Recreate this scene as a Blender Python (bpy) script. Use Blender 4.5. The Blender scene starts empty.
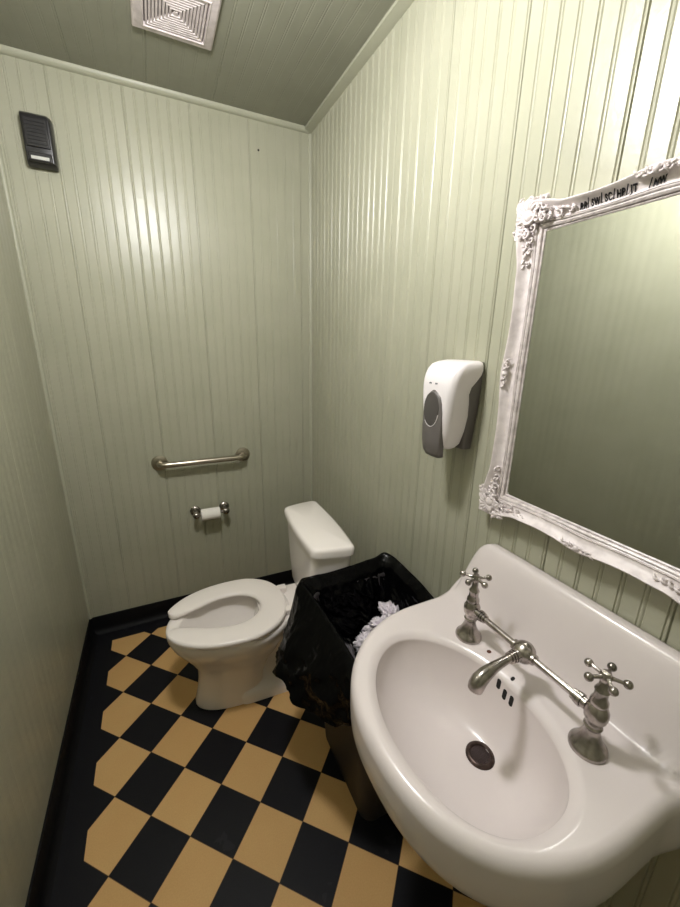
import bpy, bmesh, math, random
from math import sin, cos, pi, radians, sqrt
from mathutils import Vector, Matrix, noise
from mathutils.bvhtree import BVHTree

C = bpy.context.scene.collection
W, H = 1.209, 2.412            # room width and height
YF = -2.42                     # wall behind the camera
BB = 0.091                     # baseboard height

# ------------------------------------------------------------------ helpers
def link(name, verts, faces, mat, parent=None, smooth=True, autosmooth=None):
    me = bpy.data.meshes.new(name)
    me.from_pydata([tuple(v) for v in verts], [], faces)
    me.validate(); me.update()
    if smooth:
        me.polygons.foreach_set('use_smooth', [True] * len(me.polygons))
    if autosmooth is not None:
        bm = bmesh.new(); bm.from_mesh(me)
        for e in bm.edges:
            if len(e.link_faces) == 2 and e.calc_face_angle(0) > radians(autosmooth):
                e.smooth = False
        bm.to_mesh(me); bm.free()
    o = bpy.data.objects.new(name, me)
    if mat: me.materials.append(mat)
    C.objects.link(o)
    if parent: o.parent = parent
    return o

class MB:
    """collects vertices and faces for one mesh"""
    def __init__(s): s.v = []; s.f = []
    def add(s, v, f):
        n = len(s.v); s.v += [Vector(p) for p in v]; s.f += [tuple(i + n for i in q) for q in f]; return s
    def box(s, x0, x1, y0, y1, z0, z1):
        v = [(x, y, z) for x in (x0, x1) for y in (y0, y1) for z in (z0, z1)]
        return s.add(v, [(0, 1, 3, 2), (4, 6, 7, 5), (0, 4, 5, 1), (2, 3, 7, 6), (0, 2, 6, 4), (1, 5, 7, 3)])
    def rings(s, rings, close=True, cap0=False, cap1=False):
        n = len(rings[0]); v = [p for r in rings for p in r]; f = []
        m = n if close else n - 1
        for i in range(len(rings) - 1):
            for j in range(m):
                k = (j + 1) % n
                f.append((i * n + j, i * n + k, (i + 1) * n + k, (i + 1) * n + j))
        if cap0: f.append(tuple(range(n))[::-1])
        if cap1: f.append(tuple((len(rings) - 1) * n + j for j in range(n)))
        return s.add(v, f)
    def tube(s, pts, rad, n=12, cap=True):
        pts = [Vector(p) for p in pts]
        if not hasattr(rad, '__len__'): rad = [rad] * len(pts)
        rs = []; up = None
        for i, p in enumerate(pts):
            t = (pts[min(i + 1, len(pts) - 1)] - pts[max(i - 1, 0)]).normalized()
            if up is None:
                up = t.orthogonal().normalized()
            up = (up - t * up.dot(t)).normalized(); b = t.cross(up)
            rs.append([p + rad[i] * (up * cos(2 * pi * k / n) + b * sin(2 * pi * k / n)) for k in range(n)])
        return s.rings(rs, True, cap, cap)
    def lathe(s, prof, mat4=Matrix(), n=32):
        rs = [[mat4 @ Vector((r * cos(2 * pi * k / n), r * sin(2 * pi * k / n), z)) for k in range(n)] for r, z in prof]
        return s.rings(rs, True, True, True)
    def ball(s, c, r, n=14, sc=(1, 1, 1)):
        m = Matrix.Translation(c) @ Matrix.Diagonal((*sc, 1))
        return s.lathe([(max(r * sin(pi * i / 8), 1e-4), -r * cos(pi * i / 8)) for i in range(9)], m, n)
    def build(s, name, mat, parent=None, smooth=True, autosmooth=40):
        o = link(name, s.v, s.f, mat, parent, smooth)
        bm = bmesh.new(); bm.from_mesh(o.data)
        bmesh.ops.recalc_face_normals(bm, faces=bm.faces)
        if autosmooth is not None:
            for e in bm.edges:
                if len(e.link_faces) == 2 and e.calc_face_angle(0) > radians(autosmooth): e.smooth = False
        bm.to_mesh(o.data); bm.free()
        return o

def bevel(o, w, seg=3, ang=30):
    bm = bmesh.new(); bm.from_mesh(o.data)
    es = [e for e in bm.edges if len(e.link_faces) == 2 and e.calc_face_angle(0) > radians(ang)]
    bmesh.ops.bevel(bm, geom=es, offset=w, segments=seg, affect='EDGES', profile=0.5)
    bm.to_mesh(o.data); bm.free()
    o.data.polygons.foreach_set('use_smooth', [True] * len(o.data.polygons))
    return o

def root(name, label, cat, loc=(0, 0, 0), rz=0, group=None):
    o = bpy.data.objects.new(name, None); C.objects.link(o)
    o.empty_display_size = 0.05
    o.location = loc; o.rotation_euler = (0, 0, rz)
    o['label'] = label; o['category'] = cat
    if group: o['group'] = group
    return o
def tag(o, label, cat, group=None):
    o['label'] = label; o['category'] = cat
    if group: o['group'] = group
    return o
def struct(o, label=None):
    o['kind'] = 'structure'
    if label: o['label'] = label
    return o

def smooth01(t):
    t = max(0.0, min(1.0, t)); return t * t * (3 - 2 * t)
def lerp(a, b, t): return a + (b - a) * t
def pwl(xs, ys, x):
    if x <= xs[0]: return ys[0]
    for i in range(len(xs) - 1):
        if x <= xs[i + 1]:
            return lerp(ys[i], ys[i + 1], (x - xs[i]) / (xs[i + 1] - xs[i]))
    return ys[-1]
def nz(x, y, z): return noise.noise(Vector((x, y, z)))

# ---------------------------------------------------------------- materials
def srgb(r, g, b):
    f = lambda c: (c / 255 / 12.92) if c / 255 <= 0.04045 else ((c / 255 + 0.055) / 1.055) ** 2.4
    return (f(r), f(g), f(b), 1)

def mat(name, col, rough=0.5, metal=0.0, spec=0.5, coat=0.0, bump=None, vary=None, coat_rough=0.05):
    m = bpy.data.materials.new(name); m.use_nodes = True
    nt = m.node_tree; b = nt.nodes['Principled BSDF']
    b.inputs['Base Color'].default_value = col
    b.inputs['Roughness'].default_value = rough
    b.inputs['Metallic'].default_value = metal
    b.inputs['Specular IOR Level'].default_value = spec
    b.inputs['Coat Weight'].default_value = coat
    b.inputs['Coat Roughness'].default_value = coat_rough
    tc = nt.nodes.new('ShaderNodeTexCoord')
    if vary:                      # (scale, other colour, amount)
        n = nt.nodes.new('ShaderNodeTexNoise'); n.inputs['Scale'].default_value = vary[0]
        n.inputs['Detail'].default_value = 4
        r = nt.nodes.new('ShaderNodeMapRange'); r.inputs['From Min'].default_value = 0.4; r.inputs['From Max'].default_value = 0.65
        r.inputs['To Max'].default_value = vary[2]
        mx = nt.nodes.new('ShaderNodeMix'); mx.data_type = 'RGBA'
        mx.inputs['A'].default_value = col; mx.inputs['B'].default_value = vary[1]
        nt.links.new(tc.outputs['Object'], n.inputs['Vector'])
        nt.links.new(n.outputs['Fac'], r.inputs['Value']); nt.links.new(r.outputs['Result'], mx.inputs['Factor'])
        nt.links.new(mx.outputs['Result'], b.inputs['Base Color'])
    if bump:                      # list of (scale, strength, distance)
        prev = None
        for sc, st, di in bump:
            n = nt.nodes.new('ShaderNodeTexNoise'); n.inputs['Scale'].default_value = sc; n.inputs['Detail'].default_value = 3
            bp = nt.nodes.new('ShaderNodeBump'); bp.inputs['Strength'].default_value = st; bp.inputs['Distance'].default_value = di
            nt.links.new(tc.outputs['Object'], n.inputs['Vector']); nt.links.new(n.outputs['Fac'], bp.inputs['Height'])
            if prev: nt.links.new(prev.outputs['Normal'], bp.inputs['Normal'])
            prev = bp
        nt.links.new(prev.outputs['Normal'], b.inputs['Normal'])
    return m

GREEN = srgb(168, 167, 148)
M = {}
M['paint'] = mat('sage_paint', GREEN, 0.32, spec=0.5, bump=[(30, .25, .004), (180, .15, .001)], vary=(6, srgb(160, 160, 140), .6))
M['ceiling'] = mat('ceiling_paint', srgb(140, 140, 125), 0.5, bump=[(30, .2, .003), (180, .15, .001)], vary=(6, srgb(132, 132, 117), .6))
M['trim'] = mat('trim_paint', srgb(168, 168, 149), 0.38, bump=[(60, .3, .003)])
M['base'] = mat('black_base', srgb(8, 8, 11), 0.6, spec=.2, bump=[(60, .2, .002)])
M['porcelain'] = mat('sink_porcelain', srgb(218, 209, 208), 0.25, spec=.5, coat=.15, bump=[(14, .06, .004)])
M['china'] = mat('toilet_china', srgb(243, 236, 232), 0.15, coat=.4)
M['seat'] = mat('seat_plastic', srgb(240, 232, 227), 0.3)
M['chrome'] = mat('worn_chrome', srgb(186, 178, 174), 0.24, metal=1, vary=(30, srgb(120, 116, 110), .8), bump=[(90, .15, .001)])
M['steel'] = mat('brushed_steel', srgb(176, 168, 154), 0.28, metal=1, bump=[(200, .1, .0005)])
M['bronze'] = mat('drain_bronze', srgb(84, 70, 65), 0.4, metal=.8, vary=(60, srgb(52, 42, 38), .9))
M['strainer'] = mat('strainer_bronze', srgb(58, 42, 40), 0.5, metal=.5)
M['dark'] = mat('dark_hole', srgb(18, 14, 13), .8)
M['rust'] = mat('rusty_screw', srgb(84, 46, 34), .8)
M['white_frame'] = mat('frame_white_paint', srgb(228, 219, 219), 0.45, vary=(45, srgb(196, 186, 186), .6), bump=[(120, .2, .001)])
M['liner'] = mat('frame_worn_liner', srgb(222, 213, 212), 0.35, vary=(60, srgb(150, 140, 138), .5))
M['ink'] = mat('black_marker', srgb(16, 15, 22), .6)
M['cover'] = mat('dispenser_white', srgb(236, 230, 232), 0.3)
M['grey'] = mat('dispenser_grey', srgb(104, 99, 97), 0.35)
M['window'] = mat('dispenser_window', srgb(82, 78, 76), 0.2)
M['mark'] = mat('dispenser_mark', srgb(120, 120, 128), .5)
M['black_plastic'] = mat('black_plastic', srgb(30, 29, 31), 0.35, bump=[(200, .2, .001)])
M['silver'] = mat('silver_label', srgb(200, 200, 196), 0.3, metal=.3)
M['vent'] = mat('vent_plastic', srgb(214, 204, 204), 0.5, vary=(30, srgb(170, 160, 158), .5))
M['vent_dark'] = mat('vent_slot', srgb(120, 112, 110), 0.7)
M['paper'] = mat('toilet_paper', srgb(238, 234, 228), 0.9, bump=[(80, .3, .002)])
M['tissue'] = mat('tissue', srgb(226, 218, 226), 0.85, bump=[(60, .3, .002)])
M['bin'] = mat('bin_plastic', srgb(50, 46, 48), 0.5, bump=[(300, .3, .001)])
M['bag'] = mat('bag_film', srgb(5, 5, 6), 0.20, spec=.13, bump=[(9, .7, .03), (26, .22, .006)])
M['brass'] = mat('lamp_metal', srgb(180, 175, 165), 0.3, metal=1)

mm = bpy.data.materials.new('mirror_glass'); mm.use_nodes = True
b = mm.node_tree.nodes['Principled BSDF']
b.inputs['Base Color'].default_value = (.72, .74, .71, 1); b.inputs['Metallic'].default_value = 1; b.inputs['Roughness'].default_value = .035
M['mirror'] = mm

def emit(name, col, s):
    m = bpy.data.materials.new(name); m.use_nodes = True
    b = m.node_tree.nodes['Principled BSDF']
    b.inputs['Base Color'].default_value = (.9, .9, .88, 1)
    b.inputs['Emission Color'].default_value = col; b.inputs['Emission Strength'].default_value = s
    return m

# floor: diagonal black and tan checker with a black border
def floor_mat():
    m = bpy.data.materials.new('checker_floor'); m.use_nodes = True
    nt = m.node_tree; N = nt.nodes; L = nt.links; b = N['Principled BSDF']
    def mth(op, a, c=None, d=None):
        n = N.new('ShaderNodeMath'); n.operation = op
        for i, v in enumerate((a, c, d)):
            if v is None: continue
            if isinstance(v, (int, float)): n.inputs[i].default_value = v
            else: L.new(v, n.inputs[i])
        return n.outputs[0]
    tc = N.new('ShaderNodeTexCoord'); sp = N.new('ShaderNodeSeparateXYZ'); L.new(tc.outputs['Object'], sp.inputs[0])
    x, y = sp.outputs[0], sp.outputs[1]
    cx, cy, D = 0.1655, -0.3450, 0.2160
    a = mth('MULTIPLY', mth('ADD', mth('SUBTRACT', x, cx), mth('SUBTRACT', y, cy)), 1 / D)
    c = mth('MULTIPLY', mth('SUBTRACT', mth('SUBTRACT', x, cx), mth('SUBTRACT', y, cy)), 1 / D)
    a = mth('ADD', a, 0.5); c = mth('ADD', c, 0.5)
    fl = mth('ADD', mth('FLOOR', a), mth('FLOOR', c))
    odd = mth('ABSOLUTE', mth('MODULO', fl, 2.0))           # 0 = tan
    tan = mth('SUBTRACT', 1.0, mth('GREATER_THAN', odd, .5))
    inside = mth('MULTIPLY', mth('GREATER_THAN', x, 0.098), mth('LESS_THAN', y, -0.098))
    inside = mth('MULTIPLY', inside, mth('LESS_THAN', x, W - .098))
    tan = mth('MULTIPLY', tan, inside)
    # joints
    ja = mth('ABSOLUTE', mth('SUBTRACT', mth('FRACT', a), .5)); jc = mth('ABSOLUTE', mth('SUBTRACT', mth('FRACT', c), .5))
    jt = mth('MULTIPLY', mth('GREATER_THAN', mth('MAXIMUM', ja, jc), .492), inside)
    # each tile its own tint
    cb = N.new('ShaderNodeCombineXYZ'); L.new(mth('FLOOR', a), cb.inputs[0]); L.new(mth('FLOOR', c), cb.inputs[1])
    wn = N.new('ShaderNodeTexWhiteNoise'); wn.noise_dimensions = '2D'; L.new(cb.outputs[0], wn.inputs['Vector'])
    n1 = N.new('ShaderNodeTexNoise'); n1.inputs['Scale'].default_value = 260; n1.inputs['Detail'].default_value = 2; L.new(tc.outputs['Object'], n1.inputs['Vector'])
    n2 = N.new('ShaderNodeTexNoise'); n2.inputs['Scale'].default_value = 9; n2.inputs['Detail'].default_value = 4; L.new(tc.outputs['Object'], n2.inputs['Vector'])
    def mix(f, A, B):
        n = N.new('ShaderNodeMix'); n.data_type = 'RGBA'
        L.new(f, n.inputs['Factor'])
        for k, v in (('A', A), ('B', B)):
            if isinstance(v, tuple): n.inputs[k].default_value = v
            else: L.new(v, n.inputs[k])
        return n.outputs['Result']
    t1 = mix(wn.outputs['Value'], srgb(222, 184, 126), srgb(212, 172, 114))
    t2 = mix(mth('MULTIPLY', n2.outputs['Fac'], .5), t1, srgb(200, 152, 94))
    t3 = mix(mth('MULTIPLY', n1.outputs['Fac'], .45), t2, srgb(172, 134, 82))
    k1 = mix(n1.outputs['Fac'], srgb(5, 5, 9), srgb(22, 22, 28))
    k2 = mix(mth('MULTIPLY', mth('GREATER_THAN', n2.outputs['Fac'], .68), .3), k1, srgb(46, 46, 50))
    col = mix(tan, k2, t3)
    col = mix(mth('MULTIPLY', jt, .75), col, srgb(46, 28, 20))
    L.new(col, b.inputs['Base Color']); b.inputs['Roughness'].default_value = .5
    b.inputs['Specular IOR Level'].default_value = .22
    bp = N.new('ShaderNodeBump'); bp.inputs['Strength'].default_value = .3; bp.inputs['Distance'].default_value = .001
    L.new(mth('SUBTRACT', n1.outputs['Fac'], jt), bp.inputs['Height']); L.new(bp.outputs['Normal'], b.inputs['Normal'])
    return m
M['floor'] = floor_mat()

# --------------------------------------------------------------- room shell
def slab(name, x0, x1, y0, y1, z0, z1, m):
    return struct(MB().box(x0, x1, y0, y1, z0, z1).build(name, m, None, False, None))

slab('floor', -.1, W + .1, YF - .1, .1, -.06, 0, M['floor'])

def bead_profile(length, start, pitch=.0412, seam_every=2):
    """(s, depth) samples of beadboard along a wall; depth into the wall is positive"""
    g = [(0.0, 0.0)]; s = start; k = 0
    while s < length - .006:
        if s > .008:
            d = .0026 if k % seam_every == 0 else .002
            bw = .0034
            g += [(s - bw - .0022, 0), (s - bw - .0004, d), (s - bw + .0006, d * .7), (s - bw * .45, .0003), (s, 0), (s + bw * .45, .0003),
                  (s + bw - .0006, d * .7), (s + bw + .0004, d), (s + bw + .0022, 0)]
            if k % 6 == 0:       # open joint between two boards
                g[-3:] = [(s + bw - .0002, .005), (s + bw + .0006, .005), (s + bw + .0022, 0)]
        s += pitch; k += 1
    g.append((length, 0.0))
    return g

def bead_wall(name, prof, P, m, levels=(0, 1)):
    """P(s, d, t) -> point; t runs 0..1 across the board height"""
    mb = MB(); n = len(prof)
    v = []; f = []
    for t in levels: v += [P(s, d, t) for s, d in prof]
    for i in range(len(levels) - 1):
        f += [(i * n + j, i * n + j + 1, (i + 1) * n + j + 1, (i + 1) * n + j) for j in range(n - 1)]
    # back face of the slab
    v += [P(prof[0][0], .09, 0), P(prof[-1][0], .09, 0), P(prof[-1][0], .09, 1), P(prof[0][0], .09, 1)]
    q = len(levels) * n
    top = (len(levels) - 1) * n
    f += [(q, q + 1, q + 2, q + 3), (0, top, q + 3, q), (n - 1, q + 1, q + 2, top + n - 1)]
    f += [tuple([q] + list(range(n)) + [q + 1]), tuple([q + 3] + list(range(top, top + n)) + [q + 2])]
    mb.add(v, f)
    return struct(mb.build(name, m, None, True, 12))

# grooves measured from the photograph: right wall seams at y = -1.454 + k * .0412
bead_wall('wall_right', bead_profile(-YF, (1.454 % .0412) ), lambda s, d, t: (W + d, -s, H * t), M['paint'])
bead_wall('wall_back', bead_profile(W, .010 + .0405, .0405), lambda s, d, t: (W - s, d * .7, H * t), M['paint'])
bead_wall('wall_left', bead_profile(-YF, .02), lambda s, d, t: (-d * .13, -s, H * t), M['paint'])
bead_wall('wall_front', bead_profile(W, .02), lambda s, d, t: (s, YF - d, H * t), M['paint'])
bead_wall('ceiling', bead_profile(W, .02), lambda s, d, t: (s, YF * t, H + d * .35), M['ceiling'])

# vinyl cove base, black
def cove(name, a, bb_, inward):
    """profile swept from a to bb_, inward = direction into the room"""
    pr = [(0, 0), (0, BB), (.006, BB), (.008, BB - .004), (.009, .03), (.012, .014), (.022, .004), (.03, 0)]
    a, bb_, n = Vector(a), Vector(bb_), Vector(inward)
    mb = MB(); mb.rings([[p + n * d + Vector((0, 0, z)) for d, z in pr] for p in (a, bb_)], True, True, True)
    return struct(mb.build(name, M['base'], None, True, 40))
cove('baseboard_back', (0, 0, 0), (W, 0, 0), (0, -1, 0))
cove('baseboard_left', (0, 0, 0), (0, YF, 0), (1, 0, 0))
cove('baseboard_right', (W, 0, 0), (W, YF, 0), (-1, 0, 0))
cove('baseboard_front', (0, YF, 0), (W, YF, 0), (0, 1, 0))
# thin caulk bead over the left base
# crown and corner mouldings
def mould(name, a, b2, u, v, prof):
    a, b2, u, v = map(Vector, (a, b2, u, v)); mb = MB()
    mb.rings([[p + u * d + v * e for d, e in prof] for p in (a, b2)], True, True, True)
    return struct(mb.build(name, M['trim'], None, True, 50))
qr = [(0, 0), (.019, 0)] + [(.019 * cos(t * pi / 16), .019 * sin(t * pi / 16)) for t in range(1, 8)] + [(0, .019)]
mould('trim_1', (0, 0, H), (W, 0, H), (0, -1, 0), (0, 0, -1), qr)
fl = [(0, 0), (.034, 0), (.036, .003), (.034, .010), (.012, .016), (0, .018)]
mould('trim_2', (W, 0, H), (W, YF, H), (-1, 0, 0), (0, 0, -1), fl)
sm = [(0, 0), (.012, 0), (.0115, .004), (.009, .0075), (.004, .0095), (0, .010)]
mould('trim_3', (0, 0, BB), (0, 0, H - .02), (0, -1, 0), (1, 0, 0), [(0, 0), (.010, 0), (.011, .004), (.010, .008), (.004, .013), (0, .014)])
mould('trim_4', (W, 0, BB), (W, 0, H - .02), (-1, 0, 0), (0, -1, 0), sm)
mould('trim_5', (0, 0, H), (0, YF, H), (1, 0, 0), (0, 0, -1), fl)

# nail hole in the back wall, with a thin scratch under it
o = MB().lathe([(.0005, -.0006), (.0045, -.0006), (.0045, .0002), (.0005, .0002)], Matrix.Translation((.957, -.0004, 2.283)) @ Matrix.Rotation(pi / 2, 4, 'X'), 12).build('screw_hole', M['dark'])
tag(o, 'small dark screw hole high in the back wall near the right corner', 'hole')

# ------------------------------------------------------------------- toilet
T = root('toilet', 'white two-piece toilet with open-front seat facing the left wall', 'toilet', (1.062, -.656, 0), pi - radians(3))
NA = 64
def egg(x0, x1, b_, z, n=2.2, back=0.62, N_=NA):
    """closed plan outline from x0 (rear) to x1 (front tip), half width b_; widest point sits nearer the rear"""
    r = []
    xm = x0 + (x1 - x0) * (1 - back)
    for k in range(N_):
        a = 2 * pi * k / N_
        c_, s_ = cos(a), sin(a)
        cx = (abs(c_) ** (2 / n)) * (1 if c_ > 0 else -1); sy = (abs(s_) ** (2 / n)) * (1 if s_ > 0 else -1)
        ax = (x1 - xm) if cx > 0 else (xm - x0)
        r.append(Vector((xm + ax * cx, b_ * sy, z)))
    return r
# bowl with pedestal, one continuous shell, then the hollow inside
mb = MB()
S = [(0.0, .30, .632, .088, 2.3), (.012, .30, .632, .089, 2.3), (.05, .32, .622, .083, 2.3), (.12, .32, .612, .084, 2.2), (.18, .30, .612, .094, 2.2),
     (.235, .26, .630, .118, 2.1), (.285, .24, .660, .148, 2.1), (.325, .22, .684, .168, 2.1), (.352, .215, .694, .177, 2.1), (.372, .21, .699, .181, 2.1),
     (.386, .21, .699, .181, 2.1), (.394, .215, .695, .177, 2.1), (.397, .225, .685, .168, 2.1),
     (.396, .26, .655, .130, 2.0), (.385, .268, .648, .122, 2.0), (.34, .275, .635, .112, 2.0), (.29, .30, .60, .09, 2.0), (.24, .34, .55, .06, 2.0), (.215, .38, .50, .03, 2.0), (.21, .43, .45, .006, 2.0)]
mb.rings([egg(x0, x1 - (.012 if z < .2 else 0), b_ * 1.02, z * .968, n) for z, x0, x1, b_, n in S], True, True, True)
bowl = mb.build('bowl', M['china'], T, True, 60)
# rear trapway body and foot
mb = MB()
def rrect(x0, x1, y0, y1, z, r, k=6):
    out = []
    for cx, cy, a0 in ((x1 - r, y1 - r, 0), (x0 + r, y1 - r, pi / 2), (x0 + r, y0 + r, pi), (x1 - r, y0 + r, 1.5 * pi)):
        for i in range(k + 1):
            a = a0 + i * pi / 2 / k; out.append(Vector((cx + r * cos(a), cy + r * sin(a), z)))
    return out
mb.rings([rrect(.12, .46, -.098, .098, 0, .05), rrect(.12, .46, -.098, .098, .035, .05), rrect(.125, .45, -.09, .09, .052, .045),
          rrect(.14, .42, -.062, .062, .075, .04), rrect(.12, .40, -.058, .058, .15, .04), rrect(.10, .38, -.062, .062, .22, .04),
          rrect(.06, .36, -.085, .085, .30, .05), rrect(.02, .34, -.11, .11, .345, .05), rrect(.01, .34, -.118, .118, .37, .05), rrect(.01, .34, -.118, .118, .376, .05),
          rrect(.02, .33, -.108, .108, .381, .045)], True, True, True)
mb.build('trapway', M['china'], T, True, 50)
# water in the bowl
mb = MB(); mb.rings([egg(.35, .545, .062, .247), egg(.44, .45, .003, .2475)], True)
wm = mat('bowl_water', srgb(190, 190, 180), .03, spec=.6)
mb.build('water', wm, T)
# seat: flat open-front ring
mb = MB()
def seat_pt(a, which):
    if which == 0: e = (.228, .707, .194, 2.15)
    else: e = (.335, .610, .094, 2.0)
    x0, x1, b_, n = e; xm = x0 + (x1 - x0) * .40
    c_, s_ = cos(a), sin(a)
    cx = (abs(c_) ** (2 / n)) * (1 if c_ > 0 else -1); sy = (abs(s_) ** (2 / n)) * (1 if s_ > 0 else -1)
    return Vector((xm + ((x1 - xm) if cx > 0 else (xm - x0)) * cx, b_ * sy, 0))
gap = radians(17); rings = []
NS = 90
for k in range(NS + 1):
    a = gap + (2 * pi - 2 * gap) * k / NS
    o_ = seat_pt(a, 0)
    ai = radians(26) + (2 * pi - 2 * radians(26)) * k / NS
    i_ = seat_pt(ai, 1)
    # open slot in front: inner boundary turns outward to the tip
    e = min(k, NS - k) / NS
    if e < .07:
        w = smooth01(1 - e / .07)
        i_ = i_.lerp(Vector((.665, .034 * (1 if a < pi else -1), 0)), w)
    zb, zt = .391, .411
    ends = 1 if e > .012 else .35 + .65 * sqrt(e / .012)
    m_ = (o_ + i_) / 2
    def P(t, z):
        p = o_.lerp(i_, t); p = m_ + (p - m_) * ends
        return Vector((p.x, p.y, z))
    rings.append([P(.02, zb), P(0, zb + .006), P(0, zt - .008), P(.03, zt - .002), P(.10, zt), P(.85, zt - .002), P(.95, zt - .004), P(1, zt - .010), P(1, zb + .004), P(.96, zb)])
mb.rings(rings, False if False else True, True, True)
seat = mb.build('seat', M['seat'], T, True, 60)
for s_ in (-1, 1):
    h = MB().box(.205, .245, s_ * .075 - .016, s_ * .075 + .016, .380, .407).build('hinge', M['seat'], T); bevel(h, .005)
# bumpers between seat and rim
for sx, sy in ((.62, .105), (.62, -.105), (.33, .15), (.33, -.15)):
    MB().lathe([(.001, .380), (.008, .381), (.008, .392), (.001, .393)], Matrix.Translation((sx, sy, 0)), 10).build('bumper', M['seat'], T)
# tank
def tank_ring(z, xf, xb, hf, hb, r, bow=.0):
    pts = []
    base = [(xf, -hf), (xf, hf), (xb, hb), (xb, -hb)]
    n = 4
    for i in range(4):
        p = Vector(base[i]); a = (Vector(base[i - 1]) - p).normalized(); c_ = (Vector(base[(i + 1) % 4]) - p).normalized()
        p0 = p + a * r; p1 = p + c_ * r
        for k in range(7):
            t = k / 6
            q = p0 * (1 - t) ** 2 + p * 2 * t * (1 - t) + p1 * t * t
            pts.append(q)
        # straight run to the next corner
        nx = Vector(base[(i + 1) % 4]); e = nx - c_ * r
        for k in range(1, 8):
            t = k / 8; q = p1.lerp(e, t)
            bw = bow * sin(pi * t)
            nrm = Vector((c_.y, -c_.x))
            if (q + nrm * .01 - Vector(((xf + xb) / 2, 0))).length < (q - Vector(((xf + xb) / 2, 0))).length: nrm = -nrm
            pts.append(q + nrm * bw * (1 if i in (0, 2) else .3))
    return [Vector((q.x, q.y, z)) for q in pts]
mb = MB()
mb.rings([tank_ring(.378, .150, .030, .165, .195, .045, .004), tank_ring(.40, .157, .026, .172, .202, .045, .004),
          tank_ring(.50, .162, .022, .186, .214, .045, .005), tank_ring(.60, .165, .018, .194, .224, .042, .006),
          tank_ring(.690, .168, .014, .198, .230, .04, .006)], True, True, True)
mb.build('tank', M['china'], T, True, 60)
mb = MB()
mb.rings([tank_ring(.689, .168, .014, .200, .232, .03, .008), tank_ring(.692, .174, .010, .208, .236, .03, .008), tank_ring(.716, .176, .008, .210, .238, .03, .009),
          tank_ring(.726, .172, .012, .206, .234, .03, .009), tank_ring(.730, .164, .020, .198, .226, .03, .008), tank_ring(.732, .11, .09, .05, .05, .01, 0)], True, True, True)
mb.build('tank_lid', M['china'], T, True, 50)

# ----------------------------------------------------------------- grab bar
G = root('grab_bar', 'brushed steel grab bar across the back wall above the paper roll', 'grab bar', (.608, 0, .869))
hx = .203
pts = []
for k in range(9):
    a = pi / 2 * k / 8
    pts.append((-hx + .03 - .03 * cos(a), -.012 - .016 - .026 * sin(a) + .0, 0))
pts = [(-hx, -.004, 0)] + pts; right = [(-p[0], p[1], p[2]) for p in reversed(pts)]
MB().tube(pts + right, .0145, 20).build('bar', M['steel'], G)
for s_ in (-1, 1):
    MB().lathe([(.001, 0), (.037, 0), (.038, .003), (.036, .008), (.028, .011), (.018, .013), (.001, .013)],
               Matrix.Translation((s_ * hx, 0, 0)) @ Matrix.Rotation(pi / 2, 4, 'X'), 32).build('flange', M['steel'], G)

# --------------------------------------------------------- paper roll holder
P_ = root('toilet_paper_holder', 'two-post chrome toilet paper holder on the back wall under the grab bar', 'toilet paper holder', (.622, 0, .586))
for s_ in (-1, 1):
    mx = Matrix.Translation((s_ * .074, 0, 0)) @ Matrix.Rotation(pi / 2, 4, 'X')
    MB().lathe([(.001, 0), (.026, 0), (.027, .004), (.023, .009), (.016, .012), (.0135, .02), (.012, .04), (.013, .05), (.017, .056), (.019, .066), (.016, .076), (.009, .081), (.001, .082)], mx, 24).build('post', M['chrome'], P_)
MB().tube([(-.068, -.066, 0), (.068, -.066, 0)], .0065, 14).build('roller', M['chrome'], P_)
R_ = root('toilet_paper_roll', 'nearly used up white paper roll on the chrome holder', 'toilet paper', (.617, -.066, .586))
n = 32; rs = []
for r, x in ((.0085, -.046), (.028, -.047), (.030, -.045), (.030, .045), (.028, .047), (.0085, .046)):
    rs.append([Vector((x, r * cos(2 * pi * k / n), r * sin(2 * pi * k / n) - .002)) for k in range(n)])
rs.append(rs[0])
MB().rings(rs).build('paper', M['paper'], R_)
mb = MB(); v0 = []
for i in range(7):
    a = pi + .1 ; z = -.004 - i * .006
    v0.append([Vector((x, -.0228 - .001 * sin(i), z)) for x in (-.045, -.015, .015, .045)])
# ------------------------------------------------------------ black dispenser
D = root('wall_dispenser', 'small black box dispenser high on the back wall near the left corner', 'dispenser', (.136, 0, 2.142))
mb = MB()
mb.rings([[Vector((x, -y_, z)) for x, z in pts] for y_, pts in (
    (0, [(-.046, -.080), (.046, -.080), (.048, .074), (.036, .084), (-.046, .084)]),
    (.028, [(-.046, -.082), (.046, -.082), (.048, .074), (.036, .084), (-.046, .084)]),
    (.050, [(-.042, -.074), (.042, -.074), (.044, .060), (.034, .072), (-.042, .072)]))], True, True, True)
o = mb.build('housing', M['black_plastic'], D, False, None); bevel(o, .005, 3)
mb = MB(); mb.box(-.036, .036, -.056, -.046, -.028, .062); o = mb.build('front_cover', M['black_plastic'], D); bevel(o, .003)
for i in range(7):
    z = -.018 + i * .011
    MB().box(-.028, .028, -.0585, -.0555, z, z + .004).build('rib', M['black_plastic'], D)
mb = MB(); mb.box(-.034, .036, -.062, -.040, -.074, -.046); o = mb.build('push_lever', M['black_plastic'], D); bevel(o, .003)
mb = MB(); mb.box(-.026, .028, -.0635, -.0615, -.069, -.059); mb.build('silver_strip', M['silver'], D)['label'] = 'bright silver strip'

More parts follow.
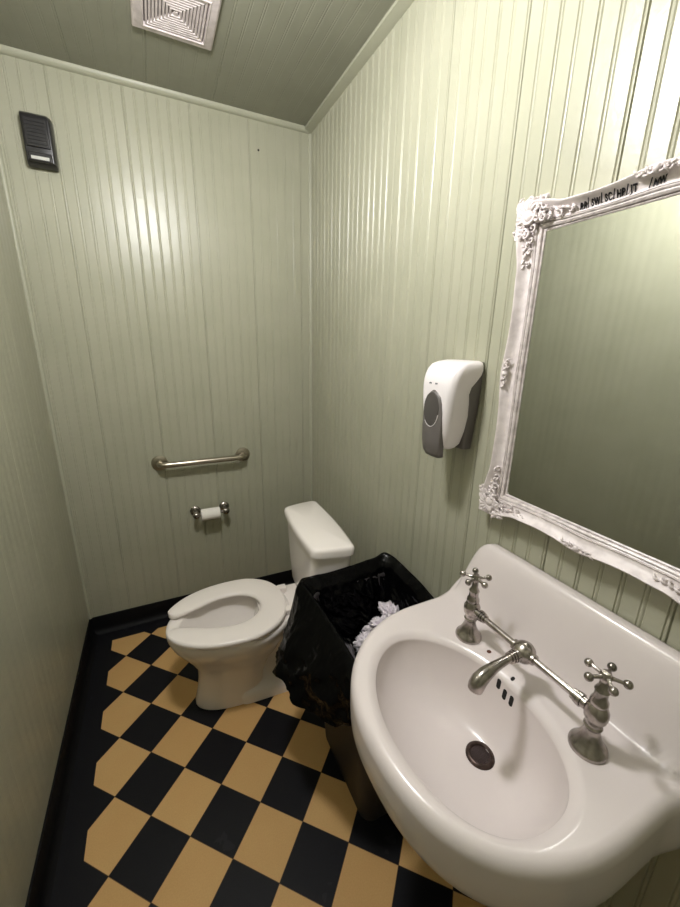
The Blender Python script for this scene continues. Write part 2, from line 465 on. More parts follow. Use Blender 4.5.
# --------------------------------------------------------------- ceiling vent
V_ = root('exhaust_fan_grille', 'white square exhaust fan grille on the ceiling with concentric square louvres', 'vent', (.600, -.452, H))
hw = .120
mb = MB()
def sq(h, z): return [Vector((-h, -h, z)), Vector((h, -h, z)), Vector((h, h, z)), Vector((-h, h, z))]
mb.rings([sq(hw, 0), sq(hw + .001, -.004), sq(hw - .001, -.010), sq(hw - .006, -.013), sq(hw - .026, -.016), sq(hw - .028, -.018), sq(hw - .031, -.018), sq(hw - .033, -.006)], True)
mb.build('frame', M['vent'], V_, True, 20)
mb = MB(); mb.box(-hw + .03, hw - .03, -hw + .03, hw - .03, -.006, -.001); mb.build('backing', M['vent_dark'], V_, False, None)
r = hw - .036
while r > .012:
    mb = MB(); mb.rings([sq(r, -.005), sq(r, -.014), sq(r - .0015, -.0155), sq(r - .0050, -.0155), sq(r - .007, -.012), sq(r - .007, -.005), sq(r, -.005)], True)
    mb.build('louvre', M['vent'], V_, True, 20)
    r -= .0095
mb = MB(); mb.box(-.006, .006, -.006, .006, -.015, -.005); mb.build('centre_cap', M['vent'], V_)

# ---------------------------------------------------------- soap dispenser
S_ = root('soap_dispenser', 'white and grey push-lever soap dispenser on the right wall beside the mirror', 'soap dispenser', (W, -1.190, 1.17))
def drr(x0, x1, hy, z, r, k=5):
    r = min(r, (x1 - x0) / 2.01, hy * .99)
    return rrect(x0, x1, -hy, hy, z, r, k)
# back plate: grey, tapers down; x is negative into the room
mb = MB()
mb.rings([drr(-.030, 0, .040, .006, .006), drr(-.040, 0, .046, .05, .008), drr(-.046, 0, .052, .12, .008), drr(-.050, 0, .056, .19, .008), drr(-.046, 0, .057, .232, .008), drr(-.03, 0, .055, .242, .008)], True, True, True)
mb.build('back_plate', M['grey'], S_, True, 60)
mb = MB()
sec = [(.010, .050, .090, .032), (.014, .044, .098, .037), (.024, .036, .104, .043), (.06, .028, .109, .049), (.10, .027, .112, .055), (.135, .032, .113, .059),
       (.160, .038, .113, .062), (.178, .034, .112, .064), (.195, .018, .110, .065), (.210, .006, .105, .066), (.222, .002, .099, .066), (.234, .0015, .088, .064), (.241, .001, .070, .060), (.245, .004, .050, .050)]
mb.rings([drr(-xf, -xb, hy, z, .022, 6) for z, xb, xf, hy in sec], True, True, True)
mb.build('cover', M['cover'], S_, True, 70)
# lever set into the front
mb = MB()
rs = []
for z, x, hy in ((-.018, .094, .010), (-.017, .100, .020), (-.012, .107, .028), (0, .113, .034), (.03, .117, .037), (.07, .118, .038), (.11, .118, .038), (.135, .118, .035), (.152, .117, .028), (.163, .115, .016), (.169, .114, .004)):
    rs.append([Vector((-(x - .02), hy, z)), Vector((-(x - .004), hy, z)), Vector((-x, hy * .8, z)), Vector((-x - .001, 0, z)), Vector((-x, -hy * .8, z)), Vector((-(x - .004), -hy, z)), Vector((-(x - .02), -hy, z))])
mb.rings(rs, True, True, True)
mb.build('push_lever', M['grey'], S_, True, 60)
mx = Matrix.Translation((-.1185, 0, .118)) @ Matrix.Diagonal((1, .030, .046, 1)) @ Matrix.Rotation(-pi / 2, 4, 'Y')
MB().lathe([(.01, 0), (1, 0), (.97, .002), (.6, .003), (.01, .0035)], mx, 32).build('window', M['window'], S_)
pts = [(-.1195, .0305 * cos(a), .118 + .047 * sin(a)) for a in [radians(195 + i * 12) for i in range(11)]]
MB().tube(pts, .0011, 8).build('window_rim', M['cover'], S_)
for y_, w_ in ((.020, .007), (-.004, .007)):
    mb = MB()
    for i in range(3):
        mb.box(-.1128, -.1105, y_ - w_ / 2 + i * .0028, y_ - w_ / 2 + i * .0028 + .0018, .1835 + (.001 if i == 1 else 0), .1875)
    mb.build('printed_mark', M['mark'], S_, False, None)

# ------------------------------------------------------------------- mirror
MY0, MY1, MZ0, MZ1 = -1.785, -1.377, 1.096, 1.686     # glass opening (sight edge)
cy_, cz_ = (MY0 + MY1) / 2, (MZ0 + MZ1) / 2
MR = root('mirror', 'rectangular wall mirror in an ornate white carved frame above the sink', 'mirror', (W, cy_, cz_))
hy_, hz_ = (MY1 - MY0) / 2, (MZ1 - MZ0) / 2
def fw(u):     # frame width along a side, u in -1..1
    a = abs(u)
    return .043 + .006 * math.exp(-(a / .16) ** 2) - .003 * math.exp(-((a - .45) / .2) ** 2) + .020 * smooth01((a - .74) / .26)
# perimeter samples: each side from corner to corner
def perim(n=48):
    out = []     # (inner point, outward vector at width 1, width)
    sides = [((-1, -1), (1, -1), (0, -1)), ((1, -1), (1, 1), (1, 0)), ((1, 1), (-1, 1), (0, 1)), ((-1, 1), (-1, -1), (-1, 0))]
    for (a, b2, nrm) in sides:
        for i in range(n):
            u = -1 + 2 * i / n
            t = i / n
            p = Vector((lerp(a[0], b2[0], t) * hy_, lerp(a[1], b2[1], t) * hz_))
            w = fw(u)
            # outward vector fans to 45 degrees at the corners
            tang = Vector((b2[0] - a[0], b2[1] - a[1])).normalized()
            L_ = hy_ if nrm[0] == 0 else hz_
            d = Vector(nrm) + tang * (u ** 9 if True else 0)
            out.append((p, d, w))
    return out
PER = perim()
def sweep(prof, name, m):
    rings = []
    for t, h in prof:
        rings.append([Vector((-h, p.x + d.x * w * t, p.y + d.y * w * t)) for p, d, w in PER])
    mb = MB(); mb.rings(rings)
    return mb.build(name, m, MR, True, 35)
fr = sweep([(.30, .004), (.30, .019), (.33, .0215), (.37, .0205), (.42, .0190), (.52, .0195), (.62, .0222), (.72, .0265), (.80, .0310), (.86, .0345), (.91, .0360), (.96, .0350), (.99, .0315), (1.0, .027), (.99, .015), (.98, .001)], 'frame', M['white_frame'])
sweep([(-.02, .004), (-.02, .0120), (.02, .0135), (.05, .0125), (.055, .0105), (.075, .0105), (.09, .016), (.16, .0185), (.21, .0185), (.215, .0150), (.235, .0150), (.24, .0190), (.28, .0205), (.31, .0200), (.31, .004)], 'sight_edge_moulding', M['liner'])['label'] = 'worn grooved inner moulding'
mb = MB(); mb.box(-.0105, -.002, -hy_ - .008, hy_ + .008, -hz_ - .008, hz_ + .008); mb.build('mirror_glass', M['mirror'], MR, False, None)

rnd = random.Random(5)
def curl(mb, c, r, a0, turns, h, rad, flip=1):
    pts = []; rr = []
    n = 18
    for i in range(n):
        t = i / (n - 1); a = a0 + flip * turns * 2 * pi * t; q = r * (1 - .8 * t)
        pts.append((-(h + .003 * t), c[0] + q * cos(a), c[1] + q * sin(a))); rr.append(rad * (.45 + .75 * sin(pi * min(1, t * .9 + .1))))
    mb.tube(pts, rr, 6)
def leaf(mb, c, ang, L_, wd, h):
    pts = []; rr = []
    for i in range(8):
        t = i / 7
        bend = .35 * t * t
        pts.append((-(h + .005 * sin(pi * t)), c[0] + L_ * t * cos(ang + bend), c[1] + L_ * t * sin(ang + bend)))
        rr.append(max(.0006, wd * sin(pi * (t * .85 + .1))))
    mb.tube(pts, rr, 6)
def corner_orn(sy, sz, seed):
    rn = random.Random(seed); mb = MB()
    cx, cz = sy * (hy_ + .030), sz * (hz_ + .030)
    mb.ball((-.030, cx, cz), .012, 12, (.8, 1, 1))
    curl(mb, (cx, cz), .020, rn.random() * 6, 1.3, .032, .0035)
    for i in range(9):       # shell-like fan towards the outer corner
        a = math.atan2(sz, sy) + (i - 4) * .33
        leaf(mb, (cx + .006 * cos(a), cz + .006 * sin(a)), a, .034 - .002 * abs(i - 4), .0042, .030)
    for (dx, dz) in ((-sy, 0), (0, -sz)):          # foliage running along both arms
        for k in range(7):
            d = .022 + k * .0115
            px, pz = cx + dx * d, cz + dz * d
            oy = (.010 - k * .0004) * (1 if k % 2 else -1)
            qx, qz = px + abs(dz) * oy, pz + abs(dx) * oy
            curl(mb, (qx, qz), .0085 - .0006 * k, rn.random() * 6, 1.1, .027 - .0006 * k, .0022, 1 if k % 2 else -1)
            leaf(mb, (px, pz), math.atan2(dz, dx) + rn.uniform(-.7, .7), .016, .0028, .027 - .0006 * k)
            mb.ball((-.028 + .0006 * k, px + rn.uniform(-.004, .004), pz + rn.uniform(-.004, .004)), .0032, 8)
    for k in range(40):      # small scrolls packed over the corner block
        u = rn.uniform(-.036, .030); v = rn.uniform(-.036, .030)
        if u < -.012 and v < -.012: continue
        px, pz = cx + sy * u, cz + sz * v
        if k % 3 == 0: leaf(mb, (px, pz), rn.random() * 6.3, .014, .0026, .030)
        curl(mb, (px, pz), rn.uniform(.005, .010), rn.random() * 6, 1.2, .031, .0024, rn.choice((-1, 1)))
    for k in range(7):
        t = -.034 + k * .0098
        mb.ball((-.027, cx + sy * t, cz + sz * .0285), .0062, 8, (.7, 1, 1)); mb.ball((-.027, cx + sy * .0285, cz + sz * t), .0062, 8, (.7, 1, 1))
    return mb.build('corner_carving', M['white_frame'], MR, True, 60)
for i, (a, c_) in enumerate(((1, 1), (1, -1), (-1, 1), (-1, -1))): corner_orn(a, c_, i + 3)
def mid_orn(cx, cz, along, seed):
    rn = random.Random(seed); mb = MB()
    mb.ball((-.034, cx, cz), .0065, 10)
    for s_ in (-1, 1):
        for k in range(3):
            d = s_ * (.008 + k * .009)
            px, pz = cx + along[0] * d, cz + along[1] * d
            curl(mb, (px, pz), .007 - .0012 * k, rn.random() * 6, 1.1, .033 - .001 * k, .0022, s_)
            leaf(mb, (px, pz), math.atan2(along[1] * s_, along[0] * s_) + .5 * (-1) ** k, .013, .0024, .032 - .001 * k)
    return mb.build('centre_carving', M['white_frame'], MR, True, 60)
mid_orn(0, hz_ + .039, (1, 0), 1); mid_orn(0, -hz_ - .039, (1, 0), 2); mid_orn(hy_ + .036, 0, (0, 1), 3); mid_orn(-hy_ - .036, 0, (0, 1), 4)

# marker writing on the top rail
def writing(name, s, y_start, z_start, size, gapc, slope, seed):
    rn = random.Random(seed); mb = MB(); y = y_start; z = z_start
    for ch in s:
        cu = bpy.data.curves.new('letter', 'FONT'); cu.body = ch; cu.size = size * (1.25 if ch == '/' else 1); cu.offset = .0006; cu.shear = .12; cu.extrude = .0004
        ob = bpy.data.objects.new('letter', cu); C.objects.link(ob)
        bpy.context.view_layer.update()
        me = ob.evaluated_get(bpy.context.evaluated_depsgraph_get()).to_mesh()
        a = rn.uniform(-.10, .10); sx = .66; x_min = min(v.co.x for v in me.vertices); wd = (max(v.co.x for v in me.vertices) - x_min) * sx
        vs = []
        for v in me.vertices:
            bx = (v.co.x - x_min) * sx; X, Y = bx * cos(a) - v.co.y * sin(a), bx * sin(a) + v.co.y * cos(a)
            Y += rn.uniform(-1, 1) * .0000
            yy = y - X; zz = z + Y
            # rail surface height at this position
            t = ((zz - cz_) - hz_) / fw((yy - cy_) / hy_)
            hgt = pwl([.30, .33, .37, .42, .52, .62, .72, .80, .86, .91], [.019, .0215, .0205, .019, .0195, .0222, .0265, .031, .0345, .036], t)
            vs.append((W - hgt - .0006 - v.co.z, yy, zz))
        vs = [(v[0] - W, v[1] - cy_, v[2] - cz_) for v in vs]
        mb.add(vs, [tuple(p.vertices) for p in me.polygons])
        ob.evaluated_get(bpy.context.evaluated_depsgraph_get()).to_mesh_clear()
        bpy.data.objects.remove(ob); bpy.data.curves.remove(cu)
        st = (max(v.co.x for v in me_co) if False else wd) + gapc
        y -= st; z += slope * st
    return mb.build(name, M['ink'], MR, False, None)
writing('handwriting', 'RR/SW/SC/HB/JT', -1.453, 1.7030, .0146, .0009, .03, 4)
writing('handwriting', '/NW', -1.567, 1.7050, .0140, .0009, .05, 9)

# --------------------------------------------------------------------- sink
YC = -1.582
SK = root('sink', 'white vintage porcelain wall sink with a tall curved backsplash', 'sink', (W, YC, 0))
ZR = .795
XO, AX, AY = .985, .265, .256
def nsx(y): return 2.1 if y > YC else 2.4
def ayx(x): return AY + .016 * smooth01((x - 1.06) / .09)
def inside_outer(x, y):
    dy = abs(y - YC) / ayx(x)
    if x > W - .004: return False
    if x >= XO: return dy < 1
    n_ = nsx(y)
    return ((XO - x) / AX) ** n_ + dy ** n_ < 1
OC = Vector((.882, -1.596)); OA, OB = .138, .197
def opening(a, sc=1.0):
    c_, s_ = cos(a), sin(a)
    ON = 1.9 if s_ > 0 else 2.3
    r = (abs(c_ / OA) ** ON + abs(s_ / OB) ** ON) ** (-1 / ON)
    return Vector((r * c_, r * s_)) * sc
def outer(a):
    lo, hi = .05, .6; d = Vector((cos(a), sin(a)))
    for _ in range(30):
        m_ = (lo + hi) / 2; p = OC + d * m_
        if inside_outer(p.x, p.y): lo = m_
        else: hi = m_
    return OC + d * lo
DR = Vector((.950, -1.609)); ZD = .650
def splash(x, y):
    dy = abs(y - YC)
    e = max(0.0, (dy - .205) / (ayx(x) + .001 - .205))
    E_ = (1 - min(1, e) ** 2.3) ** (1 / 2.3)
    s1 = smooth01((x - (W - .098)) / .070)
    # roll at the top rear edge
    return .158 * E_ * s1 + (.0 if x < W - .028 else -.004 * ((x - (W - .028)) / .024) ** 2)
angs = []
NT = 288
for k in range(NT): angs.append(2 * pi * k / NT)
rings = []
NB = 34
for i in range(NB + 1):          # basin, from the drain outwards
    t = sin(pi / 2 * i / NB); ring = []
    g = 1 - (1 - min(1, t) ** 3.0) ** .62 if i < NB else 1.0
    for a in angs:
        c_ = DR.lerp(OC, t ** .9)
        p = c_ + opening(a, max(t, .02))
        ring.append(Vector((p.x, p.y, ZD + (ZR - .012 - ZD) * g)))
    rings.append(ring)
ND = 44
outs = [outer(a) for a in angs]
for i in range(1, ND + 1):       # lip and deck
    t = i / ND; ring = []
    for a, o_ in zip(angs, outs):
        p0 = OC + opening(a); p = p0.lerp(o_, t)
        front = smooth01((XO + .05 - p.x) / .12)
        dd = (p - p0).length; tot = (o_ - p0).length
        lipz = -.012 + .012 * (1 - (1 - min(1, dd / .022)) ** 2)
        ed = tot - dd
        z = ZR + lipz
        z += splash(p.x, p.y)
        ring.append(Vector((p.x, p.y, z)))
    rings.append(ring)
edge = rings[-1]
cen = Vector((W, YC))
RR = .026
def outn(p):
    # outward normal of the outline, none at the wall
    if p.x > W - .008: return Vector((0, 0))
    if p.x >= XO: return Vector((0, 1 if p.y > YC else -1))
    n_ = nsx(p.y)
    gx = -((XO - p.x) / AX) ** (n_ - 1) / AX; gy = (abs(p.y - YC) / AY) ** (n_ - 1) / AY * (1 if p.y > YC else -1)
    return Vector((gx, gy)).normalized()
nrm = [outn(p) for p in edge]
# smooth normals a bit
for i in range(1, 11):
    ph = pi / 2 * i / 10
    rings.append([Vector((p.x + n_.x * .020 * sin(ph), p.y + n_.y * .020 * sin(ph), p.z - RR * (1 - cos(ph)))) for p, n_ in zip(edge, nrm)])
last = rings[-1]
for z, sx, sy_ in ((.74, 1, 1), (.71, .997, 1), (.685, .98, .995), (.665, .95, .98), (.65, .91, .955), (.64, .87, .93), (.63, .82, .89), (.612, .72, .80), (.60, .6, .66), (.593, .42, .45), (.588, .2, .2), (.586, .03, .03)):
    f0 = (.765 - z) / .03 if z > .735 else 1
    rings.append([Vector((W - .004 - (W - .004 - p.x) * sx, YC + (p.y - YC) * sy_, min(z, p.z - .004))) for p in last])
mb = MB(); mb.rings([[p - Vector((W, YC, 0)) for p in r_] for r_ in rings], True, True, True)
sinkb = mb.build('basin', M['porcelain'], SK, True, 80)
bm = bmesh.new(); bm.from_mesh(sinkb.data); bvh = BVHTree.FromBMesh(bm)
def sink_z(x, y):
    h_ = bvh.ray_cast(Vector((x - W, y - YC, 1.3)), Vector((0, 0, -1)))
    return h_[0].z, h_[1]
# drain strainer
zd = sink_z(DR.x, DR.y)[0] + .0005
mx = Matrix.Translation((DR.x - W, DR.y - YC, zd))
MB().lathe([(.019, .001), (.0195, .004), (.022, .0058), (.026, .005), (.0285, .002), (.029, -.004), (.019, -.004)], mx, 40).build('drain_flange', M['bronze'], SK)
mb = MB(); mb.lathe([(.0005, .0018), (.0192, .0018), (.0192, -.002), (.0005, -.002)], mx, 32)
st = mb.build('drain_strainer', M['strainer'], SK)
mb = MB()
for i in range(-4, 5):
    for j in range(-4, 5):
        px = i * .0042 + (.0021 if j % 2 else 0); py = j * .0037
        if px * px + py * py < .0165 ** 2:
            mb.lathe([(.0002, .0022), (.0014, .0022), (.0014, .0017), (.0002, .0017)], mx @ Matrix.Translation((px, py, 0)), 6)
mb.build('strainer_hole', M['dark'], st)
# overflow slots on the back slope of the basin, and two screw holes in the deck
def on_basin(name, x, y, ln, wd, m, direction=None):
    z, n_ = sink_z(x, y)
    if n_.z < 0: n_ = -n_
    dn = Vector((0, 0, -1)); dn = (dn - n_ * dn.dot(n_)).normalized() if n_.z < .98 else Vector((-1, 0, 0))
    sd = n_.cross(dn)
    c0 = Vector((x - W, y - YC, z)) + n_ * .0006
    pts = []
    for k in range(20):
        a = 2 * pi * k / 20
        dx, dy = cos(a) * wd, sin(a) * wd
        dy += (ln - wd) * (1 if sin(a) > 0 else -1)
        pts.append(c0 + sd * dx + dn * dy)
    mb = MB(); mb.rings([[p - n_ * .003 for p in pts], pts], True, True, True)
    return mb.build(name, m, SK, False, None)
for dy in (-.017, 0, .017): on_basin('overflow_slot', 1.0182, -1.591 + dy, .0120, .0046, M['dark'])
on_basin('deck_hole', 1.043, -1.519, .0052, .0045, M['rust'])['label'] = 'rusty hole left of the spout'
on_basin('deck_hole', 1.034, -1.592, .0050, .0035, M['dark'])['label'] = 'dark hole below the bridge'

# ------------------------------------------------------------------- faucet
FX, FZ = 1.036, sink_z(1.046, -1.46)[0]
YL, YRt = -1.462, -1.746
YM = (YL + YRt) / 2
F = root('faucet', 'old chrome two-handle bridge faucet on the white sink', 'faucet', (FX, YM, FZ))
ZB = .076       # bridge height above the deck
for i, y_ in enumerate((YL, YRt)):
    ly = y_ - YM
    mx = Matrix.Translation((0, ly, 0))
    MB().lathe([(.001, -.001), (.0295, -.001), (.030, .003), (.029, .007), (.0255, .011), (.0215, .017), (.017, .026), (.0135, .036), (.012, .044), (.0135, .047), (.0145, .050), (.0125, .053),
                (.0135, .060), (.017, .066), (.0185, .074), (.018, .083), (.0150, .090), (.0125, .094), (.0140, .098), (.0135, .103), (.0105, .109), (.0100, .120), (.0115, .124), (.0095, .129),
                (.0070, .133), (.0065, .150), (.001, .150)], mx, 32).build('valve_body', M['chrome'], F)
    # five-armed handle
    mb = MB(); hz2 = (.157, .152)[i]; tw = (radians(48), radians(14))[i]
    mb.lathe([(.001, -.008), (.0085, -.008), (.0095, -.003), (.0095, .003), (.0070, .006), (.0065, .008), (.001, .0085)], mx @ Matrix.Translation((0, 0, hz2)), 20)
    for k in range(5):
        a = tw + 2 * pi * k / 5
        d = Vector((cos(a), sin(a), 0)); c0 = Vector((0, ly, hz2))
        mb.tube([c0 + d * .006, c0 + d * .013, c0 + d * .021, c0 + d * .027], [.0042, .0033, .0030, .0034], 10)
        mb.ball(c0 + d * .029, .0072, 14)
    mb.build('handle', M['chrome'], F)
    s_ = 1 if ly > 0 else -1
    mb = MB()
    y0 = ly - s_ * .014; y1 = -s_ * .001
    def cyl(yc0, yc1, r): mb.tube([(0, yc0, ZB), (0, yc1, ZB)], r, 20)
    cyl(ly - s_ * .012, ly - s_ * .024, .0100); cyl(ly - s_ * .024, ly - s_ * .030, .0125); cyl(ly - s_ * .031, ly - s_ * .035, .0115); cyl(ly - s_ * .036, ly - s_ * .041, .0100)
    cyl(ly - s_ * .04, s_ * .012, .0068)
    mb.build('bridge_pipe', M['chrome'], F)
mb = MB(); mb.ball((0, 0, ZB), .0222, 28); mb.tube([(0, -.024, ZB), (0, -.018, ZB)], .011, 20); mb.tube([(0, .024, ZB), (0, .018, ZB)], .011, 20)
mb.build('centre_hub', M['chrome'], F)
pts = [(-.014, 0, ZB), (-.022, 0, ZB + .001), (-.030, 0, ZB + .002), (-.045, 0, ZB + .001), (-.065, 0, ZB - .001), (-.085, 0, ZB - .005), (-.103, 0, ZB - .011), (-.115, 0, ZB - .019), (-.121, 0, ZB - .029), (-.123, 0, ZB - .037)]
rad = [.0115, .0115, .0095, .0078, .0088, .0108, .0132, .0148, .0150, .0138]
MB().tube(pts, rad, 20).build('spout', M['chrome'], F)
mb = MB()
for d, r_ in ((.025, .0125), (.031, .0118), (.037, .0110)): mb.tube([(-d, 0, ZB + .001), (-d - .0035, 0, ZB + .001)], r_, 20)
mb.build('spout_collar', M['chrome'], F)

# ---------------------------------------------------------------- trash bin
BX0, BX1, BY0, BY1, BZ = .838, 1.190, -1.320, -.925, .615
B_ = root('trash_can', 'brown-grey plastic trash can with a black bag between toilet and sink', 'trash can', ((BX0 + BX1) / 2, (BY0 + BY1) / 2, 0))
bcx, bcy = (BX0 + BX1) / 2, (BY0 + BY1) / 2
def brr(x0, x1, y0, y1, z, r): return [p - Vector((bcx, bcy, 0)) for p in rrect(x0, x1, y0, y1, z, r, 6)]
mb = MB()
mb.rings([brr(BX0 + .040, BX1 - .030, BY0 + .018, BY1 - .04, .0, .04), brr(BX0 + .038, BX1 - .028, BY0 + .015, BY1 - .036, .006, .045), brr(BX0 + .004, BX1 - .004, BY0 + .004, BY1 - .004, BZ - .04, .05),
          brr(BX0 + .003, BX1 - .003, BY0 + .003, BY1 - .003, BZ - .012, .05), brr(BX0 + .006, BX1 - .006, BY0 + .006, BY1 - .006, BZ - .012, .05), brr(BX0 + .009, BX1 - .009, BY0 + .009, BY1 - .009, BZ - .03, .05),
          brr(BX0 + .046, BX1 - .036, BY0 + .024, BY1 - .046, .012, .04)], True, True, True)
mb.build('bin_body', M['bin'], B_, True, 45)
mb = MB()
mb.rings([brr(BX0 + .001, BX1 - .001, BY0 + .001, BY1 - .001, BZ - .014, .05), brr(BX0, BX1, BY0, BY1, BZ - .004, .05), brr(BX0 + .004, BX1 - .004, BY0 + .004, BY1 - .004, BZ, .05), brr(BX0 + .008, BX1 - .008, BY0 + .008, BY1 - .008, BZ - .004, .05),
          brr(BX0 + .008, BX1 - .008, BY0 + .008, BY1 - .008, BZ - .014, .05)], True)
mb.build('rim', M['bin'], B_, True, 60)

# bag: closed control loops (x, y, z), same number of points, counter-clockwise from far-left corner
def loop(pts, n=160):
    m_ = len(pts); out = []
    for k in range(n):
        t = k / n * m_; i = int(t); f = t - i
        p0, p1, p2, p3 = (Vector(pts[(i + j) % m_]) for j in (-1, 0, 1, 2))
        out.append(.5 * ((2 * p1) + (-p0 + p2) * f + (2 * p0 - 5 * p1 + 4 * p2 - p3) * f * f + (-p0 + 3 * p1 - 3 * p2 + p3) * f ** 3))
    return out
RIM = [(.814, -.908, .662), (.822, -.985, .652), (.832, -1.08, .641), (.840, -1.19, .632), (.848, -1.322, .624), (.95, -1.330, .624), (1.08, -1.330, .624), (1.180, -1.320, .624),
       (1.196, -1.24, .630), (1.197, -1.12, .646), (1.193, -1.00, .664), (1.172, -.898, .676), (1.11, -.896, .668), (1.03, -.898, .662), (.94, -.903, .660), (.87, -.905, .662)]
OUT1 = [(.798, -.903, .630), (.800, -.985, .618), (.806, -1.08, .612), (.815, -1.19, .605), (.822, -1.332, .605), (.95, -1.336, .605), (1.08, -1.336, .605), (1.185, -1.328, .605),
        (1.203, -1.24, .618), (1.204, -1.12, .622), (1.202, -1.00, .630), (1.192, -.905, .640), (1.11, -.903, .640), (1.03, -.904, .638), (.94, -.905, .634), (.86, -.904, .632)]
OUT2 = [(.775, -.908, .53), (.745, -.985, .52), (.745, -1.08, .52), (.768, -1.19, .53), (.808, -1.336, .55), (.95, -1.338, .56), (1.08, -1.338, .56), (1.185, -1.330, .56),
        (1.203, -1.24, .56), (1.204, -1.12, .56), (1.203, -1.00, .56), (1.192, -.910, .56), (1.11, -.908, .56), (1.03, -.908, .555), (.94, -.908, .55), (.85, -.908, .54)]
HEM = [(.735, -.925, .425), (.690, -.985, .402), (.690, -1.08, .418), (.728, -1.175, .405), (.812, -1.325, .475), (.95, -1.335, .50), (1.08, -1.338, .50), (1.183, -1.328, .50),
       (1.200, -1.24, .50), (1.202, -1.12, .49), (1.202, -1.00, .48), (1.190, -.915, .47), (1.11, -.912, .46), (1.03, -.912, .455), (.93, -.912, .445), (.82, -.914, .432)]
IN1 = [(x + (.012 if x < 1 else -.012), y + (.012 if y < -1.1 else -.010), z - .03) for x, y, z in RIM]
def inset(f, zz): return [(bcx + (x - bcx) * f, bcy + (y - bcy) * f, zz) for x, y, z in RIM]
layers = [(0, inset(.05, .43)), (.5, inset(.45, .425)), (1, inset(.62, .445)), (2, inset(.74, .50)), (3, inset(.82, .57)), (3.6, [(bcx + (x - bcx) * .865, bcy + (y - bcy) * .86, z - .035) for x, y, z in RIM]), (4, RIM), (4.25, OUT1), (5, OUT2), (6, HEM)]
NL = 160
loops = [(s_, loop(p, NL)) for s_, p in layers]
rings = []
steps = []
s_ = 0
while s_ <= 6.0001: steps.append(s_); s_ += .07
for s_ in steps:
    for i in range(len(loops) - 1):
        if loops[i][0] <= s_ <= loops[i + 1][0] + 1e-6:
            t = (s_ - loops[i][0]) / (loops[i + 1][0] - loops[i][0]); A, B2 = loops[i][1], loops[i + 1][1]; break
    ring = []
    for k in range(NL):
        p = A[k].lerp(B2[k], t)
        ring.append(p)
    rings.append(ring)
# wrinkles: move points along the local outward direction
for i, s_ in enumerate(steps):
    for k in range(NL):
        p = rings[i][k]
        d = Vector((p.x - bcx, p.y - bcy, 0)); d = d.normalized() if d.length > 1e-4 else Vector((1, 0, 0))
        ang = k / NL * 2 * pi
        amp = 0
        if s_ > 4.3:
            amp = min(1, (s_ - 4.3) / .8)
            w = .016 * nz(ang * 3.0, s_ * .8, 1.3) + .020 * (.3 - abs(nz(ang * 5 + s_ * .8, s_ * 1.3, 4.1)) * 1.6) + .009 * (.3 - abs(nz(ang * 13 - s_ * 2, s_ * 3, 7)))
            hug = smooth01((1.10 - p.x) / .08) * (1 if p.y < -.93 else .12) * (1 if p.y > -1.30 or p.x < .85 else .3)
            off = d * (max(-.004, w) * 1.25 * amp) * hug
            if s_ > 5.6: off.z += .010 * nz(ang * 4, 3.3, s_)
            p += off
        elif s_ > 3.7:
            p += d * .0015 * nz(ang * 10, s_, 2) + Vector((0, 0, .004 * nz(ang * 4, 9.1, 0)))
        else:
            amp = smooth01((3.7 - s_) / .6)
            w = .022 * nz(ang * 3.5, s_ * 1.1, 11.3) + .022 * (.35 - abs(nz(ang * 5 - s_ * 1.5, s_ * 1.5, 14.1)) * 1.6) + .006 * (.3 - abs(nz(ang * 13 + s_ * 2, s_ * 4, 17)))
            p += (-d * (abs(w) + w * .3) * amp) if s_ > .9 else Vector((0, 0, .5 * w))
    pass
mb = MB(); mb.rings([[p - Vector((bcx, bcy, 0)) for p in r_] for r_ in rings], True, True, False)
bag = mb.build('trash_bag', M['bag'], None, True, None)
bag.location = (bcx, bcy, 0)
tag(bag, 'glossy black plastic bag folded over the rim of the trash can', 'trash bag')

# crumpled tissues lying in the bag
def tissue(loc, r, seed, label):
    rn = random.Random(seed)
    bm = bmesh.new(); bmesh.ops.create_icosphere(bm, subdivisions=5, radius=1)
    off = Vector((rn.random() * 50, rn.random() * 50, rn.random() * 50))
    for v in bm.verts:
        n_ = v.co.normalized()
        a = noise.noise(n_ * 1.6 + off); b_ = noise.noise(n_ * 3.4 + off * 2); c_ = noise.noise(n_ * 7 + off)
        rr = 1 + .5 * a + .75 * (.4 - abs(b_) * 2.0) + .12 * (.3 - abs(c_) * 1.6)
        v.co = n_ * r * rr; v.co.z *= .62
    me = bpy.data.meshes.new('crumpled_tissue'); bm.to_mesh(me); bm.free()
    me.polygons.foreach_set('use_smooth', [True] * len(me.polygons)); me.materials.append(M['tissue'])
    o = bpy.data.objects.new('crumpled_tissue', me); C.objects.link(o); o.location = loc; o.rotation_euler = (rn.random(), rn.random(), rn.random() * 6)
    return tag(o, label, 'tissue', 'crumpled tissues in the trash bag')
tissue((1.045, -1.070, .510), .044, 1, 'crumpled white tissue in the middle of the three in the trash bag')
tissue((.975, -1.125, .505), .038, 2, 'crumpled white tissue lowest and leftmost in the trash bag')
tissue((1.115, -1.035, .508), .042, 3, 'crumpled white tissue deepest in the bag, towards the wall')

# ------------------------------------------------------------------- lights
def light(name, kind, loc, energy, col, size, rot=(0, 0, 0)):
    l = bpy.data.lights.new(name, kind); l.energy = energy; l.color = col
    if kind == 'POINT': l.shadow_soft_size = size
    else: l.size = size
    o = bpy.data.objects.new(name, l); C.objects.link(o); o.location = loc; o.rotation_euler = rot
    return o
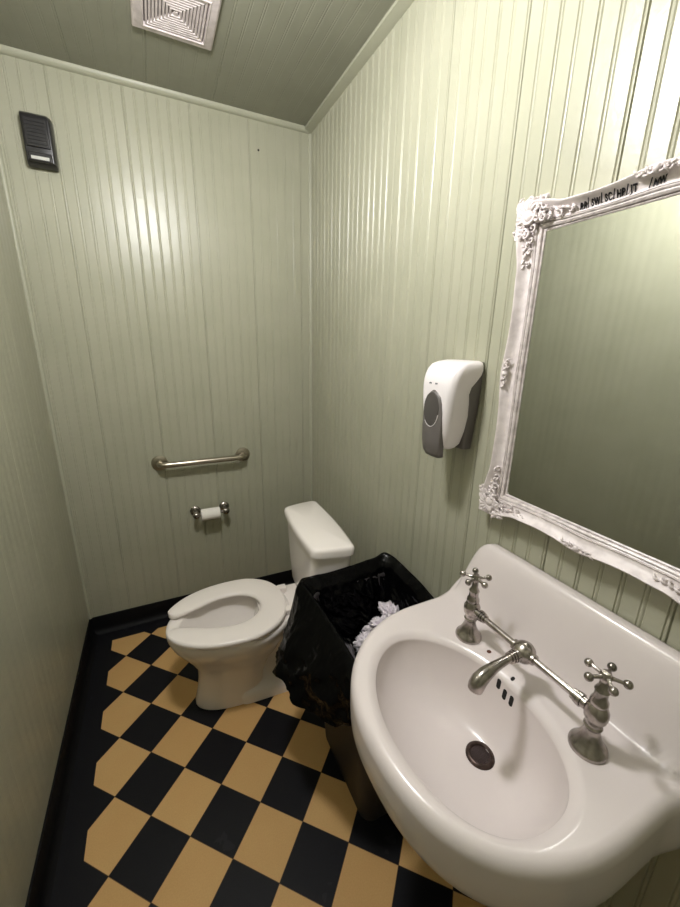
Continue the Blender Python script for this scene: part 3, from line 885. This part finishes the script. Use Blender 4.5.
# ceiling globe just out of the picture
def globe(name, label, x, y, z, r, strength, wall=False):
    g = root(name, label, 'lamp', (x, y, z))
    if wall:
        MB().lathe([(.001, 0), (.045, 0), (.045, .01), (.02, .016), (.012, .02), (.012, .06), (.001, .06)], Matrix.Translation((W - x, 0, 0)) @ Matrix.Rotation(-pi / 2, 4, 'Y'), 24).build('mount', M['brass'], g)
    else:
        MB().lathe([(.001, 0), (.07, 0), (.07, -.012), (.05, -.02), (.045, -(H - z) + r * .9), (.001, -(H - z) + r * .9)], Matrix.Translation((0, 0, H - z)), 24).build('mount', M['brass'], g)
    MB().ball((0, 0, 0), r, 32).build('globe', emit(name + '_glow', (1.0, .93, .80, 1), strength), g)
    return g
LX, LY, LZ = .49, -1.20, 2.20
L_ = root('pendant_lamp', 'short pendant lamp with a round opal globe hanging from the ceiling', 'lamp', (LX, LY, LZ))
MB().ball((0, 0, 0), .085, 32).build('globe', emit('globe_glow', (1.0, .985, .98, 1), 118), L_)
MB().lathe([(.001, .094), (.050, .091), (.100, .076), (.103, .070), (.100, .066), (.050, .080), (.001, .087)], Matrix(), 32).build('cap', M['brass'], L_)
MB().lathe([(.001, .09), (.012, .09), (.012, H - LZ - .025), (.05, H - LZ - .018), (.055, H - LZ), (.001, H - LZ)], Matrix(), 24).build('stem', M['brass'], L_)

w = bpy.data.worlds.new('world'); bpy.context.scene.world = w; w.use_nodes = True
w.node_tree.nodes['Background'].inputs[0].default_value = (.5, .5, .5, 1); w.node_tree.nodes['Background'].inputs[1].default_value = .0

# ------------------------------------------------------------------- camera
cam = bpy.data.cameras.new('camera'); co = bpy.data.objects.new('camera', cam); C.objects.link(co)
Rm = [[0.9034262042792175, -0.42838166712550707, 0.017613650740744054], [0.10408336799950049, 0.2589869547636101, 0.9602564291730372], [0.4159179557647472, 0.8656875328506487, -0.27856300820358537]]
rx, up, fw_ = Vector(Rm[0]), Vector(Rm[1]), Vector(Rm[2])
m4 = Matrix((rx, up, -fw_)).transposed().to_4x4(); m4.translation = Vector((0.43232, -2.0, 1.45366))
co.matrix_world = m4
cam.sensor_fit = 'VERTICAL'; cam.sensor_height = 24; cam.lens = 380.854 / 907 * 24; cam.clip_start = .01
bpy.context.scene.camera = co
vs = bpy.context.scene.view_settings
vs.view_transform = 'Standard'; vs.look = 'None'; vs.exposure = 0.60; vs.gamma = 1; vs.use_curve_mapping = False
